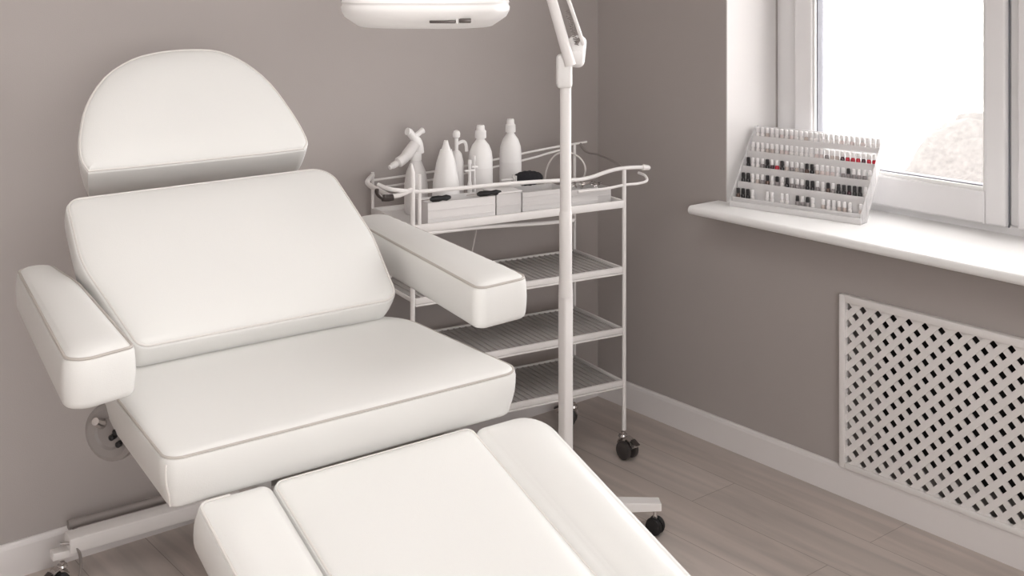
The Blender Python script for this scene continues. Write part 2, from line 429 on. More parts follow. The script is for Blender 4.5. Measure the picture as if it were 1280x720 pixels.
# radiator grille : frame, crossed-strip lattice
gr = empty('radiator_grille', (-0.0005, -1.52, 0.09), 0, label='white radiator cover with a diagonal lattice under the window sill', cat='radiator cover')
gy0, gy1, gz0, gz1 = -0.49, 0.46, 0.0, 0.510     # local y/z
fb = MB(); ring(fb, gy0, gy1, gz0, gz1, 0.020, 0.020, 0.017, 0.022, -0.022, 0, 0.003)
fb.build('frame', M['grille'], gr, angle=30)
def clip(poly, ax, lim, keep_less):
    out = []
    for i in range(len(poly)):
        a, b = poly[i-1], poly[i]; ia = (a[ax] <= lim) == keep_less; ib = (b[ax] <= lim) == keep_less
        if ia != ib:
            t = (lim-a[ax])/(b[ax]-a[ax]); out.append((a[0]+(b[0]-a[0])*t, a[1]+(b[1]-a[1])*t))
        if ib: out.append(b)
    return out
lb = MB(); p = 0.0353; hw = 0.0090
for s_, x0, x1 in ((1, -0.0105, -0.0070), (-1, -0.0140, -0.0105)):
    k = -60
    while k < 60:
        k += 1
        cy0 = (gy0+gy1)/2 + k*p*math.sqrt(2)
        d = Vector((1, s_)).normalized(); nn = Vector((-d.y, d.x)); c = Vector((cy0, 0.25))
        q = [tuple(c+d*a+nn*b) for a, b in ((-2, -hw), (2, -hw), (2, hw), (-2, hw))]
        for ax, lim, kl in ((0, gy1-0.019, True), (0, gy0+0.019, False), (1, gz1-0.021, True), (1, gz0+0.016, False)):
            q = clip(q, ax, lim, kl)
            if len(q) < 3: break
        if len(q) < 3: continue
        lb.prism(q, x0, x1, M4=Matrix(((0, 0, 1, 0), (1, 0, 0, 0), (0, 1, 0, 0), (0, 0, 0, 1))))
lb.build('lattice', M['grille'], gr, smooth=False)

# ------------------------------------------------------------------ treatment chair
chair = empty('treatment_chair', (-1.886, -1.41, 0), -math.radians(2.8),
              label='white leatherette reclining beauty treatment chair with armrests in the foreground', cat='chair')
V2 = lambda a: [Vector(p) for p in a]
# seat
seat_poly = round_poly([(-0.338, 0.002), (0.362, 0.006), (0.355, 0.50), (-0.302, 0.50)], [0.032, 0.045, 0.12, 0.05], 10)
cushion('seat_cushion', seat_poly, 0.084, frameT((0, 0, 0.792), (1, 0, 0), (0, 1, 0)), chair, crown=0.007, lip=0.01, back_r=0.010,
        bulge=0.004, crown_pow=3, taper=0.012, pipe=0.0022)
smb = MB(); smb.tube(smooth_path([(-0.3335, 0.006, 0.786), (-0.3345, 0.004, 0.76), (-0.328, 0.009, 0.735), (-0.324, 0.016, 0.716)], 5), 0.0018, 8)
smb.build('corner_seam', M['piping_pale'], chair)
# backrest
tb = math.radians(58); vb = (0, math.sin(tb), math.cos(tb))
back_poly = round_poly([(-0.245, -0.010), (0.322, -0.010), (0.352, 0.19), (0.345, 0.432), (-0.280, 0.420), (-0.295, 0.23)],
                       [0.03, 0.045, 0.3, 0.055, 0.035, 0.3], 8)
cushion('backrest', back_poly, 0.080, frameT((0, 0.41, 0.850), (1, 0, 0), vb), chair, crown=0.016, back_r=0.012, bulge=0.003, taper=0.008, crown_pow=2.5, pipe=0.0022, piping=M['piping_pale'])
# headrest, a D shape
th = math.radians(42); vh = (0, math.sin(th), math.cos(th))
hp = [(-0.212, 0.002), (-0.222, 0.030), (-0.222, 0.065), (-0.210, 0.115), (-0.182, 0.186), (-0.126, 0.262), (-0.050, 0.312), (0.025, 0.331),
      (0.105, 0.335), (0.178, 0.324), (0.239, 0.280), (0.284, 0.212), (0.312, 0.125), (0.325, 0.060), (0.324, 0.025), (0.308, 0.006)]
hp = [Vector((p.x, p.y)) for p in smooth_path([(a, b, 0) for a, b in hp], 3)]
hp = hp + [Vector((0.20, 0.003)), Vector((0.05, 0.002)), Vector((-0.1, 0.001))]
cushion('headrest', hp, 0.150, frameT((0, 0.83, 1.11), (1, 0, 0), vh), chair, crown=0.014, back_r=0.010, taper=0.014, shear=0.034, bulge=0.004, crown_pow=2.5, pipe=0.0022, piping=M['piping_pale'])
# bracket between headrest and backrest, behind them
for x in (-0.07, 0.17):
    hb = MB(); hb.tube([(x, 0.74, 0.945), (x, 0.83, 0.985), (x, 0.93, 1.03), (x, 1.00, 1.09)], 0.009, 10)
    hb.build('headrest_bracket', M['grey_metal'], chair)
# armrests
def armrest(poly, radii, slope=0.03):
    q = round_poly(poly, radii, 8)
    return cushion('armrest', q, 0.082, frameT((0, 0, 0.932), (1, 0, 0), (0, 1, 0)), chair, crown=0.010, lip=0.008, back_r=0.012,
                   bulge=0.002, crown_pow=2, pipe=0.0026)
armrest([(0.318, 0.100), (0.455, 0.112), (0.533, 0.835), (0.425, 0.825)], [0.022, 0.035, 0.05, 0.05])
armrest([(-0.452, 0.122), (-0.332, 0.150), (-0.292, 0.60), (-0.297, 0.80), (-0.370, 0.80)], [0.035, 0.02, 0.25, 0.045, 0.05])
# armrest support brackets
for x0, x1, z in ((0.22, 0.46, 0.838), (-0.18, -0.36, 0.838)):
    ab = MB(); ab.tube([(x0, 0.73, z), (x1, 0.73, z)], 0.013, 12)
    ab.build('armrest_bracket', M['grey_metal'], chair)
# leg cushion: hinged under the seat front, falling 19 degrees
tl = math.radians(19); vl = (0, math.cos(tl), math.sin(tl)); LT = frameT((0, 0.004, 0.716), (1, 0, 0), vl)
LEN = 0.72
leg = cushion('leg_cushion', round_poly([(-0.160, -LEN), (0.236, -LEN), (0.236, 0.0), (-0.160, 0.0)], [0.03, 0.03, 0.018, 0.018], 6), 0.07, LT, chair,
              crown=0.010, lip=0.008, back_r=0.012, bulge=0.0, crown_pow=3, pipe=0.002, piping=M['piping_pale'])
bl = cushion('side_bolster', round_poly([(-0.288, -LEN), (-0.163, -LEN), (-0.163, 0.0), (-0.288, 0.0)], [0.03, 0.018, 0.018, 0.018], 6), 0.085, LT, chair,
             crown=0.012, lip=0.008, back_r=0.02, bulge=0.003, crown_pow=2.2, pipe=0.0026, piping=M['piping_pale'], pipe_pts=lambda p: p.x < -0.23)
LT2 = frameT((0, 0.004, 0.722), (1, 0, 0), vl)
br = cushion('side_bolster', round_poly([(0.239, -LEN), (0.394, -LEN), (0.394, 0.0), (0.239, 0.0)], [0.024, 0.04, 0.060, 0.026], 8), 0.085, LT, chair,
             crown=0.022, lip=0.006, back_r=0.02, bulge=0.0, crown_pow=1.4, pipe=0.0, shoulder=0.010)
# mechanism under the upholstery
fr = MB()
for x in (-0.16, 0.22): fr.box((x, 0.27, 0.690), (0.04, 0.46, 0.035), 0, 0.006)
for y in (0.07, 0.44): fr.box((0.03, y, 0.672), (0.42, 0.04, 0.03), 0, 0.005)
fr.build('seat_frame', M['white_metal'], chair)
bf = MB()
bf.T = frameT((0, 0.41, 0.84), (1, 0, 0), vb)
bf.box((0.03, 0.19, -0.095), (0.40, 0.42, 0.025), 0, 0.005)
bf.build('backrest_frame', M['white_metal'], chair)
lf = MB(); lf.T = LT
lf.box((0.04, -0.34, -0.085), (0.32, 0.58, 0.022), 0, 0.005)
lf.build('leg_rest_frame', M['white_metal'], chair)
cl = MB()
cl.box((0.03, 0.30, 0.40), (0.17, 0.19, 0.52), 0, 0.02); cl.box((0.03, 0.30, 0.655), (0.30, 0.30, 0.03), 0, 0.006)
cl.box((0.03, 0.30, 0.15), (0.26, 0.34, 0.10), 0, 0.02)
cl.build('lift_column', M['white_plastic'], chair)
# round hinge cover on the left side
hc = Vector((-0.302, 0.385, 0.708)); ax = Vector((-0.80, -0.60, 0.0)).normalized()
hub = MB()
hub.lathe([(0.042, -0.03), (0.051, -0.024), (0.053, -0.004), (0.051, 0.004), (0.043, 0.008), (0.030, 0.006), (0.026, 0.002), (0.010, 0.002)], hc, ax, 32)
hub.tube([hc-ax*0.02, hc+Vector((0.10, 0.05, -0.02))], 0.02, 12)
hubo = hub.build('hinge_cover', M['hub'], chair)
kb = MB(); side = ax.cross(Vector((0, 0, 1))).normalized()
for a, dz in ((0.020, 0.008), (0.026, -0.014), (0.012, -0.003)):
    kb.lathe([(0.0055, 0), (0.0055, 0.012), (0.003, 0.014)], hc+ax*0.003-side*a+Vector((0, 0, dz)), ax, 10)
kb.build('screw', M['black'], hubo)
kk = MB(); kk.tube([hc+ax*0.008+side*0.012+Vector((0, 0, 0.018)), hc+ax*0.03+side*0.010+Vector((0, 0, 0.03))], [0.010, 0.007], 12)
kk.build('knob', M['chrome'], hubo)
# base on the floor
bs = MB()
bs.box((0.135, 1.275, 0.106), (0.54, 0.055, 0.038), 0, 0.004)
bs.box((0.285, 0.70, 0.09), (0.08, 1.12, 0.05), 0, 0.006)
bs.box((0.03, 0.12, 0.09), (0.50, 0.06, 0.05), 0, 0.006); bs.box((0.12, 0.30, 0.09), (0.40, 0.30, 0.05), 0, 0.006)
bs.box((-0.145, 1.270, 0.088), (0.060, 0.035, 0.020), 0, 0.004)
bs.build('base_frame', M['white_metal'], chair)
tb_ = MB(); tb_.tube([(-0.115, 1.338, 0.122), (0.26, 1.338, 0.122)], 0.012, 12); tb_.tube([(-0.10, 1.338, 0.112), (-0.10, 1.29, 0.105)], 0.006, 8)
tb_.tube([(0.20, 1.338, 0.112), (0.20, 1.29, 0.105)], 0.006, 8)
tb_.build('rear_rod', M['grey_metal'], chair)

def caster(parent, loc, rz=0, s=1.0, stem=0.02, forkmat=None, wheelmat=None, brake=True):
    """swivel twin-wheel caster, floor at loc.z, R wheel = 0.028*s"""
    T = Matrix.Translation(loc) @ Matrix.Rotation(rz, 4, 'Z') @ Matrix.Scale(s, 4)
    f = MB(); f.T = T
    f.tube([(0, 0, 0.062), (0, 0, 0.075+stem/s)], 0.007, 12)
    f.lathe([(0.013, 0.058), (0.015, 0.062), (0.013, 0.068), (0.008, 0.070)], seg=16)
    arc = []
    for k in range(9):
        a = math.radians(20+k*17.5); arc.append((0.018+0.036*math.cos(a), 0.0, 0.030+0.036*math.sin(a)))
    for k in range(8):
        a, b = Vector(arc[k]), Vector(arc[k+1])
        f.add([a+Vector((0, -0.011, 0)), a+Vector((0, 0.011, 0)), b+Vector((0, 0.011, 0)), b+Vector((0, -0.011, 0)),
               a*0.93+Vector((0, -0.011, 0)), a*0.93+Vector((0, 0.011, 0)), b*0.93+Vector((0, 0.011, 0)), b*0.93+Vector((0, -0.011, 0))],
              [[0, 1, 2, 3], [7, 6, 5, 4], [0, 3, 7, 4], [1, 5, 6, 2], [0, 4, 5, 1], [3, 2, 6, 7]])
    c = f.build('caster', forkmat or M['chrome'], parent)
    for y in (-0.0155, 0.0155):
        w = MB(); w.T = T @ Matrix.Translation((0.018, y, 0.028)) @ Matrix.Rotation(PI/2, 4, 'X')
        w.lathe([(0.010, -0.0095), (0.022, -0.0085), (0.0265, -0.006), (0.028, 0), (0.0265, 0.006), (0.022, 0.0085), (0.010, 0.0095)], seg=24)
        w.build('wheel', wheelmat or M['black'], c)
    if brake:
        b = MB(); b.T = T; b.box((0.052, 0, 0.058), (0.026, 0.018, 0.004), 0, 0.0015, rot=Matrix.Rotation(math.radians(25), 4, 'Y'))
        b.build('brake_lever', M['dark_metal'], c)
    return c
for x, y in ((-0.150, 1.262), (0.36, 1.255), (-0.19, 0.12), (0.25, 0.12)):
    caster(chair, (x, y, 0), 3.6 if x < 0 else 0.6, 0.92, 0.0)
# chrome guard hoop around the rear left caster
gd = MB(); gd.tube(smooth_path([(-0.155, 1.262, 0.115), (-0.130, 1.255, 0.110), (-0.112, 1.248, 0.085), (-0.110, 1.243, 0.045), (-0.118, 1.24, 0.012)], 6), 0.004, 8)
gd.build('caster_guard', M['grey_metal'], chair)

# ------------------------------------------------------------------ trolley
RZ = -math.radians(9); TO = Vector((-0.657, -0.253, 0))
tro = empty('trolley', TO, RZ, label='white metal four-tier salon trolley on casters standing in the corner', cat='trolley')
hx, hy = 0.3725, 0.145
def t2w(p): return TO + Matrix.Rotation(RZ, 3, 'Z') @ Vector(p)
tops = {(-1, -1): 0.945, (1, -1): 0.918, (-1, 1): 0.93, (1, 1): 0.962}
for (sx, sy), zt in tops.items():
    pm = MB(); r = 0.0068 if sy < 0 else 0.005
    pm.tube([(sx*hx, sy*hy, 0.085), (sx*hx, sy*hy, zt)], r, 14)
    if (sx, sy) == (-1, -1): pm.tube([(sx*hx+0.022, sy*hy, 0.80), (sx*hx+0.022, sy*hy, 0.965)], 0.005, 12); pm.tube([(sx*hx, sy*hy, zt-0.01), (sx*hx, sy*hy, 0.972), (sx*hx-0.004, sy*hy, 0.998)], [0.008, 0.007, 0.003], 12)
    pm.build('post', M['white_metal'], tro)
for k, zs in enumerate((0.224, 0.392, 0.586)):
    sm_ = MB()
    for sy in (-1, 1):
        sm_.box((0, sy*hy, zs+0.013), (2*hx-0.014, 0.010, 0.018 if sy < 0 else 0.008), 0, 0.003)
        if sy < 0: sm_.box((0, sy*hy-0.002, zs+0.001), (2*hx-0.014, 0.012, 0.005), 0, 0.002)
    for sx in (-1, 1): sm_.box((sx*(hx-0.004), 0, zs+0.014), (0.008, 2*hy-0.01, 0.012), 0, 0.003)
    sh = sm_.build('shelf', M['white_metal'], tro)
    pn = MB(); pn.box((0, 0, zs+0.010), (2*hx-0.02, 2*hy-0.012, 0.003))
    nr = 34
    for i in range(nr):
        x = -hx+0.02+(2*hx-0.04)*i/(nr-1); pn.box((x, 0, zs+0.0135), (0.006, 2*hy-0.02, 0.004), 0, 0.0015)
    pn.build('shelf_panel', M['shelf'], sh)
# top tray
tm = MB()
for sy in (-1, 1): tm.box((0, sy*hy, 0.808), (2*hx+0.004, 0.010, 0.024), 0, 0.003)
for sx in (-1, 1): tm.box((sx*hx, 0, 0.808), (0.010, 2*hy, 0.024), 0, 0.003)
tray = tm.build('tray', M['white_metal'], tro)
pn = MB(); pn.box((0, 0, 0.804), (2*hx-0.01, 2*hy-0.01, 0.004)); pn.build('tray_panel', M['milky'], tray)
ub = MB(); ub.tube(smooth_path([(-0.34, -hy, 0.792), (-0.16, -hy+0.01, 0.788), (0.0, -hy+0.02, 0.778), (0.12, -hy+0.03, 0.770), (0.20, -hy+0.03, 0.772), (0.20, 0.02, 0.792)], 6), 0.006, 10)
ub.build('underside_bar', M['white_metal'], tro)
# guard rails and handles
rl = MB()
rl.tube(smooth_path([(-0.46, -0.10, 0.938), (-0.44, -hy, 0.930), (-hx, -hy, 0.918), (-0.31, -hy, 0.914), (-0.05, -hy, 0.911), (0.14, -hy, 0.904), (0.20, -hy, 0.901),
                     (0.25, -hy, 0.905), (0.31, -hy, 0.917), (0.36, -hy, 0.922), (0.415, -hy, 0.921), (0.462, -hy, 0.917)], 6), 0.0062, 10)
rl.tube([(0.445, -hy, 0.918), (0.468, -hy, 0.916), (0.476, -0.11, 0.916)], [0.009, 0.008, 0.006], 10)
rl.build('front_rail', M['white_metal'], tro)
rl = MB()
rl.tube(smooth_path([(0.20, -hy+0.005, 0.862), (0.30, -hy, 0.863), (hx, -hy, 0.868), (0.43, -hy, 0.868), (0.462, -hy, 0.874), (0.466, -0.13, 0.888), (0.462, -0.10, 0.893)], 6), 0.0045, 10)
rl.build('side_handle', M['white_metal'], tro)
rl = MB()
rl.tube(smooth_path([(-hx, -hy, 0.925), (-0.41, -hy, 0.912), (-0.437, -hy+0.01, 0.909), (-0.44, -0.08, 0.912), (-0.43, 0.05, 0.916), (-hx, hy, 0.92)], 6), 0.0075, 10)
rl.build('side_handle', M['white_metal'], tro)
hk = MB(); hk.tube(smooth_path([(-0.484, -hy, 0.936), (-0.482, -hy, 0.922), (-0.468, -hy, 0.909), (-0.450, -hy, 0.906), (-0.435, -hy, 0.907)], 6), [0.003]+[0.006]*12+[0.010]*12, 10)
tag(hk.build('curved_hook', M['dark_metal'], tro), 'dark curved grip')
rl = MB()
rl.tube(smooth_path([(-hx, hy, 0.905), (-0.1, hy, 0.918), (0.187, hy, 0.948), (0.30, hy, 0.958), (0.422, hy, 0.966)], 6), 0.0036, 8)
rl.tube(smooth_path([(-hx, hy, 0.880), (-0.1, hy, 0.893), (0.187, hy, 0.926), (0.26, hy, 0.938), (0.34, hy, 0.950)], 6), 0.0036, 8)
rl.build('rear_rail', M['white_metal'], tro)
rl = MB()
rl.tube(smooth_path([(0.395, hy, 0.962), (0.402, hy-0.03, 0.938), (0.405, 0.05, 0.936), (0.395, -0.06, 0.928), (hx, -hy+0.004, 0.920)], 6), [0.005]*6+[0.004]*19, 8)
tag(rl.build('side_rail', M['grey_metal'], tro), 'grey side rail')
for sx in (-1, 1):
    for sy in (-1, 1):
        caster(tro, (sx*hx-0.004, sy*hy, 0), (PI*0.75 if sy > 0 else -PI/2+0.15) if sx > 0 else -PI/2-0.4, 1.06, 0.0, forkmat=M['chrome'], wheelmat=M['wheel'])

# ---- things on the trolley
def place(name, lx, ly, z=0.806, rz=0, **k): return empty(name, t2w((lx, ly, z)), RZ+rz, **k)
# slim capped bottles
def bottle(lx, ly, h, w, label, capshift=0.0):
    b = place('bottle', lx, ly, label=label, cat='bottle', group='tall white bottles on the trolley')
    m = MB(); H = h
    m.lathe([(w*0.8, 0), (w*0.98, 0.004), (w, 0.02), (w, H*0.60), (w*0.94, H*0.68), (w*0.72, H*0.76), (w*0.42, H*0.815), (w*0.34, H*0.83), (w*0.34, H*0.86)], seg=28)
    m.build('bottle_body', M['white_plastic'], b)
    l = MB(); l.lathe([(w*1.012, H*0.14), (w*1.012, H*0.50)], seg=28); l.build('bottle_label', M['label'], b)
    c = MB(); c.lathe([(w*0.46, H*0.845), (w*0.48, H*0.86), (w*0.46, H*0.93), (w*0.36, H*0.945), (w*0.34, H*0.985), (w*0.30, H)], seg=20)
    c.build('cap', M['white_plastic'], b)
bottle(-0.055, 0.03, 0.262, 0.038, 'tall white bottle with tapered shoulders left of the other tall bottle')
bottle(0.065, 0.05, 0.272, 0.035, 'tallest white bottle, nearest the lamp pole on the trolley')
# cone squeeze bottle
b = place('squeeze_bottle', -0.192, 0.0, label='cone-shaped milky white squeeze bottle on the trolley', cat='bottle')
m = MB(); m.lathe([(0.036, 0), (0.042, 0.005), (0.043, 0.05), (0.040, 0.10), (0.030, 0.16), (0.018, 0.20)], seg=28); m.build('bottle_body', M['white_plastic'], b)
m = MB(); m.lathe([(0.019, 0.19), (0.015, 0.20), (0.009, 0.215), (0.006, 0.228)], seg=20); m.build('nozzle', M['white_plastic'], b)
# trigger spray bottle
b = place('spray_bottle', -0.264, 0.062, rz=0.2, label='translucent spray bottle with a trigger head at the left end of the trolley', cat='spray bottle')
m = MB(); m.lathe([(0.032, 0), (0.036, 0.006), (0.036, 0.09), (0.030, 0.13), (0.018, 0.158), (0.014, 0.17)], seg=28); m.build('bottle_body', M['milky'], b)
m = MB()
m.lathe([(0.017, 0.165), (0.017, 0.190)], seg=18)
m.tube(smooth_path([(0.012, 0, 0.185), (0.006, 0, 0.215), (-0.012, 0, 0.238), (-0.025, 0, 0.252)], 5), [0.016]*8+[0.012]*8, 12)
m.tube([(-0.006, 0, 0.236), (0.018, 0, 0.250), (0.027, 0, 0.254)], [0.009, 0.008, 0.010], 12)
m.tube([(-0.020, 0, 0.252), (-0.034, 0, 0.256)], [0.010, 0.012], 12)
m.build('spray_head', M['white_plastic'], b)
m = MB(); m.tube(smooth_path([(-0.002, 0, 0.216), (-0.025, 0, 0.192), (-0.050, 0, 0.172), (-0.078, 0, 0.160), (-0.100, 0, 0.152)], 5), [0.018]*8+[0.016]*6+[0.010]*4+[0.007]*3, 12)
m.build('trigger', M['milky'], b)
# pump bottle with round button
b = place('pump_bottle', -0.130, 0.05, label='slim clear pump bottle with a round white button behind the cone bottle', cat='pump bottle')
m = MB(); m.lathe([(0.020, 0), (0.023, 0.004), (0.023, 0.15), (0.017, 0.175), (0.009, 0.185)], seg=22); m.build('bottle_body', M['milky'], b)
m = MB(); m.tube([(0, 0, 0.183), (0, 0, 0.225)], 0.006, 10); m.lathe([(0.004, 0.222), (0.011, 0.228), (0.012, 0.238), (0.009, 0.246), (0.003, 0.249)], seg=16)
m.tube(smooth_path([(0, 0, 0.205), (0.02, 0, 0.212), (0.032, 0, 0.205), (0.036, 0, 0.180)], 5), 0.0055, 10); m.build('pump_head', M['white_plastic'], b)
# upright tools in a row
def tool(lx, ly, h, r, name, label, grp=None):
    t = place(name, lx, ly, label=label, cat='manicure tool', group=grp)
    m = MB(); m.lathe([(r*0.7, 0), (r, 0.004), (r, h*0.55), (r*0.6, h*0.62), (r*0.55, h*0.9), (r*0.9, h*0.93), (r*0.8, h)], seg=12); m.build('handle', M['white_plastic'], t)
    m = MB(); m.box((0, 0, h*0.80), (r*5, r*1.2, 0.006), 0, 0.002); m.build('collar', M['white_plastic'], t)
tool(-0.120, -0.02, 0.165, 0.007, 'nail_tool', 'thicker white upright tool standing between the cone bottle and tall bottles')
tool(-0.098, -0.01, 0.175, 0.0045, 'nail_tool', 'thin white upright tool standing against the left tall bottle')
# black bristle brush
b = place('nail_brush', 0.052, -0.085, z=0.9095, rz=0.1, label='black bristly brush lying beside the tall bottles', cat='brush')
m = MB(); pr = []; n = 16
for k in range(n+1):
    t = k/n; rr = 0.0228*math.sin(PI*min(1, max(0, t*0.94+0.03)))**0.35; pr.append((rr*(1+0.05*math.sin(k*2.3)), -0.052+0.102*t))
m.lathe(pr, (0, 0, 0), (1, 0, -0.06), 20); m.build('bristles', M['black_fluff'], b)
m = MB(); m.tube([(-0.048, 0, 0.002), (-0.062, 0, 0.003)], [0.010, 0.008], 12)
m.box((-0.054, 0, 0.003), (0.004, 0.022, 0.022), 0, 0.001); m.build('ferrule', M['clear'], b)
m = MB(); m.tube([(-0.06, 0, 0.003), (-0.10, 0.006, 0.003)], [0.004, 0.003], 8); m.build('handle', M['clear'], b)
# acrylic boxes standing in the tray
def acrylic_box(lx, ly, sx, sy, h, label, lid=False, rz=0, ribs=0, fill=None, m_=None):
    b = place('organizer_box', lx, ly, rz=rz, label=label, cat='box', group='clear organizer boxes on the trolley')
    w = 0.003; m = MB()
    m.box((0, 0, w/2), (sx, sy, w)); 
    for s_ in (-1, 1):
        m.box((0, s_*(sy-w)/2, (h+w)/2), (sx, w, h-w)); m.box((s_*(sx-w)/2, 0, (h+w)/2), (w, sy-2*w, h-w))
    for i in range(ribs):
        m.box((0, -(sy)/2-0.001, h*(i+1)/(ribs+1)), (sx-0.004, 0.002, 0.003))
    m.build('box_shell', m_ or M['clear'], b, smooth=False)
    if lid:
        l = MB(); l.box((0, 0, h+0.003), (sx+0.006, sy+0.006, 0.005), 0, 0.002); l.build('lid', M['white_plastic'], b)
    return b
acrylic_box(-0.205, -0.09, 0.225, 0.085, 0.070, 'wide clear box at the left front of the trolley tray', ribs=2, m_=M['milky'])
acrylic_box(-0.045, -0.09, 0.085, 0.085, 0.074, 'small clear box with a white lid under the black brush', lid=True, ribs=1)
acrylic_box(0.085, -0.085, 0.165, 0.095, 0.070, 'flat clear box with stacked ribs left of the lamp pole', ribs=4)
acrylic_box(0.235, -0.075, 0.10, 0.10, 0.060, 'clear box holding small metal clippers right of the lamp pole', ribs=2)
acrylic_box(0.325, -0.03, 0.07, 0.12, 0.048, 'small clear box at the right end of the trolley tray', ribs=1)
# black tools lying across the left box rims
def black_tool(lx, ly, z, L, r, rz, label):
    t = place('nail_file', lx, ly, z=z, rz=rz, label=label, cat='manicure tool')
    m = MB(); m.lathe([(r*0.4, -L/2), (r*0.95, -L*0.38), (r, -L*0.1), (r*0.75, L*0.1), (r, L*0.3), (r*0.5, L/2)], (0, 0, 0), (1, 0, 0), 14)
    m.build('grip', M['black'], t)
    m = MB(); m.tube([(-L/2+0.002, 0, 0), (-L/2-0.035, 0, 0)], [0.0016, 0.0012], 8); m.build('tip', M['chrome'], t)
    return t
black_tool(-0.275, -0.128, 0.8855, 0.068, 0.0092, 0.05, 'short black-handled tool on the left rim of the trolley boxes')
black_tool(-0.112, -0.128, 0.8855, 0.080, 0.0086, -0.03, 'longer black-handled tool on the box rim below the tall bottles')
# small metal clippers in the right boxes
def clipper(lx, ly, z, rz, tilt, label):
    t = place('nail_clipper', lx, ly, z=z, rz=rz, label=label, cat='nail clipper', group='nail clippers in the clear box')
    m = MB()
    for s_ in (-1, 1): m.tube(smooth_path([(-0.03, s_*0.010, 0), (-0.01, s_*0.012, tilt*0.3), (0.008, s_*0.004, tilt), (0.022, -s_*0.003, tilt*1.2)], 4), 0.0028, 8)
    m.build('clipper_jaws', M['chrome'], t)
    m = MB(); m.lathe([(0.004, -0.004), (0.004, 0.004)], (0.012, 0, tilt), seg=10); m.build('pivot', M['dark_metal'], t)
clipper(0.215, -0.085, 0.870, 0.3, 0.010, 'steel nail clipper nearest the lamp pole')
clipper(0.250, -0.065, 0.866, 1.1, 0.014, 'steel nail clipper in the middle of the clear box')
clipper(0.268, -0.095, 0.872, -0.6, 0.006, 'steel nail clipper at the right side of the clear box')
clipper(0.330, -0.05, 0.857, 0.2, 0.004, 'steel nail clipper lying on the small right-end box')
# thin cable loop rising behind the pole, and the cord hanging below the tray
cb = MB(); cb.tube(smooth_path([t2w(p) for p in ((0.245, 0.02, 0.812), (0.290, -0.02, 0.868), (0.300, -0.03, 0.910), (0.285, -0.02, 0.945), (0.255, 0.01, 0.962), (0.22, 0.03, 0.950), (0.20, 0.05, 0.90), (0.20, 0.06, 0.812))], 8), 0.0028, 8)
tag(cb.build('cable_loop', M['cord'], None), 'thin pale cable arching above the right side of the trolley tray', 'cable')
cb = MB(); cb.tube(smooth_path([t2w(p) for p in ((-0.085, 0.0, 0.801), (-0.09, -0.01, 0.76), (-0.100, -0.01, 0.71), (-0.112, -0.01, 0.66), (-0.118, 0.0, 0.605))], 8), 0.0022, 8)
tag(cb.build('hanging_cord', M['cord'], None), 'thin pale cord hanging beneath the trolley tray beside the right armrest', 'cord')

# ------------------------------------------------------------------ magnifier floor lamp
LP = Vector((-0.812, -0.736, 0))
lamp = empty('magnifier_lamp', LP, 0, label='white magnifying floor lamp on a wheeled stand in front of the trolley', cat='floor lamp')
pm = MB(); pm.box((0, 0, 0.375), (0.032, 0.032, 0.60), 0, 0.006, 3); pm.tube([(0, 0, 0.66), (0, 0, 0.705)], [0.0205, 0.0185], 20); pm.tube([(0, 0, 0.70), (0, 0, 0.885), (0, 0, 0.895)], [0.0178, 0.0178, 0.016], 20)
pm.build('lower_pole', M['white_metal'], lamp)
pm = MB(); pm.tube([(0, 0, 0.69), (0, 0, 1.275)], 0.0155, 20); pm.build('upper_pole', M['white_metal'], lamp)
Rv = Vector((0.777, -0.629, 0)); Fv = Vector((0.629, 0.777, 0)); U = Vector((0, 0, 1))
lb_ = MB()
for k in range(4):
    a = math.radians(-35.5+90*k); d = Vector((math.cos(a), math.sin(a), 0)); n = Vector((-d.y, d.x, 0))
    p0, p1 = d*0.02, d*0.262
    def sect(c, w, z0, z1): return [c-n*w+U*z0, c+n*w+U*z0, c+n*w+U*z1, c-n*w+U*z1]
    A = sect(p0, 0.022, 0.070, 0.103); B_ = sect(p1, 0.021, 0.072, 0.093)
    lb_.add(A+B_, [[3, 2, 1, 0], [4, 5, 6, 7], [0, 1, 5, 4], [1, 2, 6, 5], [2, 3, 7, 6], [3, 0, 4, 7]])
lb_.lathe([(0.045, 0.060), (0.05, 0.065), (0.05, 0.10), (0.035, 0.108)], seg=28)
base = lb_.build('base', M['white_metal'], lamp, bevel=0.002)
for k in range(4):
    a = math.radians(-35.5+90*k); d = Vector((math.cos(a), math.sin(a), 0))
    cm = MB()
    cm.tube([d*0.248+U*0.045, d*0.248+U*0.074], 0.006, 10)
    c = cm.build('caster', M['chrome'], lamp)
    ax = Vector((math.cos(a+0.9), math.sin(a+0.9), 0))
    for s_ in (-1, 1):
        w = MB(); w.lathe([(0.012, -0.009), (0.022, -0.007), (0.0245, 0), (0.022, 0.007), (0.012, 0.009)], d*0.248+U*0.0245+ax*s_*0.0095, ax, 22); w.build('wheel', M['black'], c)
# pole-top socket and tilting joint
jt = MB()
jt.box(Vector((0, 0, 1.278))-Rv*0.004, (0.044, 0.042, 0.094), 0, 0.012, 3, rot=Matrix.Rotation(-0.68, 4, 'Z'))
jt.build('pole_socket', M['white_plastic'], lamp)
jt = MB()
jt.box(Rv*0.030+U*1.332+Fv*0.004, (0.050, 0.040, 0.088), 0, 0.018, 4, rot=Matrix.Rotation(-0.68, 4, 'Z') @ Matrix.Rotation(0.10, 4, 'Y'))
jt.lathe([(0.012, -0.024), (0.017, -0.022), (0.017, 0.022), (0.012, 0.024)], Rv*0.028+U*1.320-Fv*0.004, Fv, 18)
jt.build('arm_joint', M['white_plastic'], lamp)
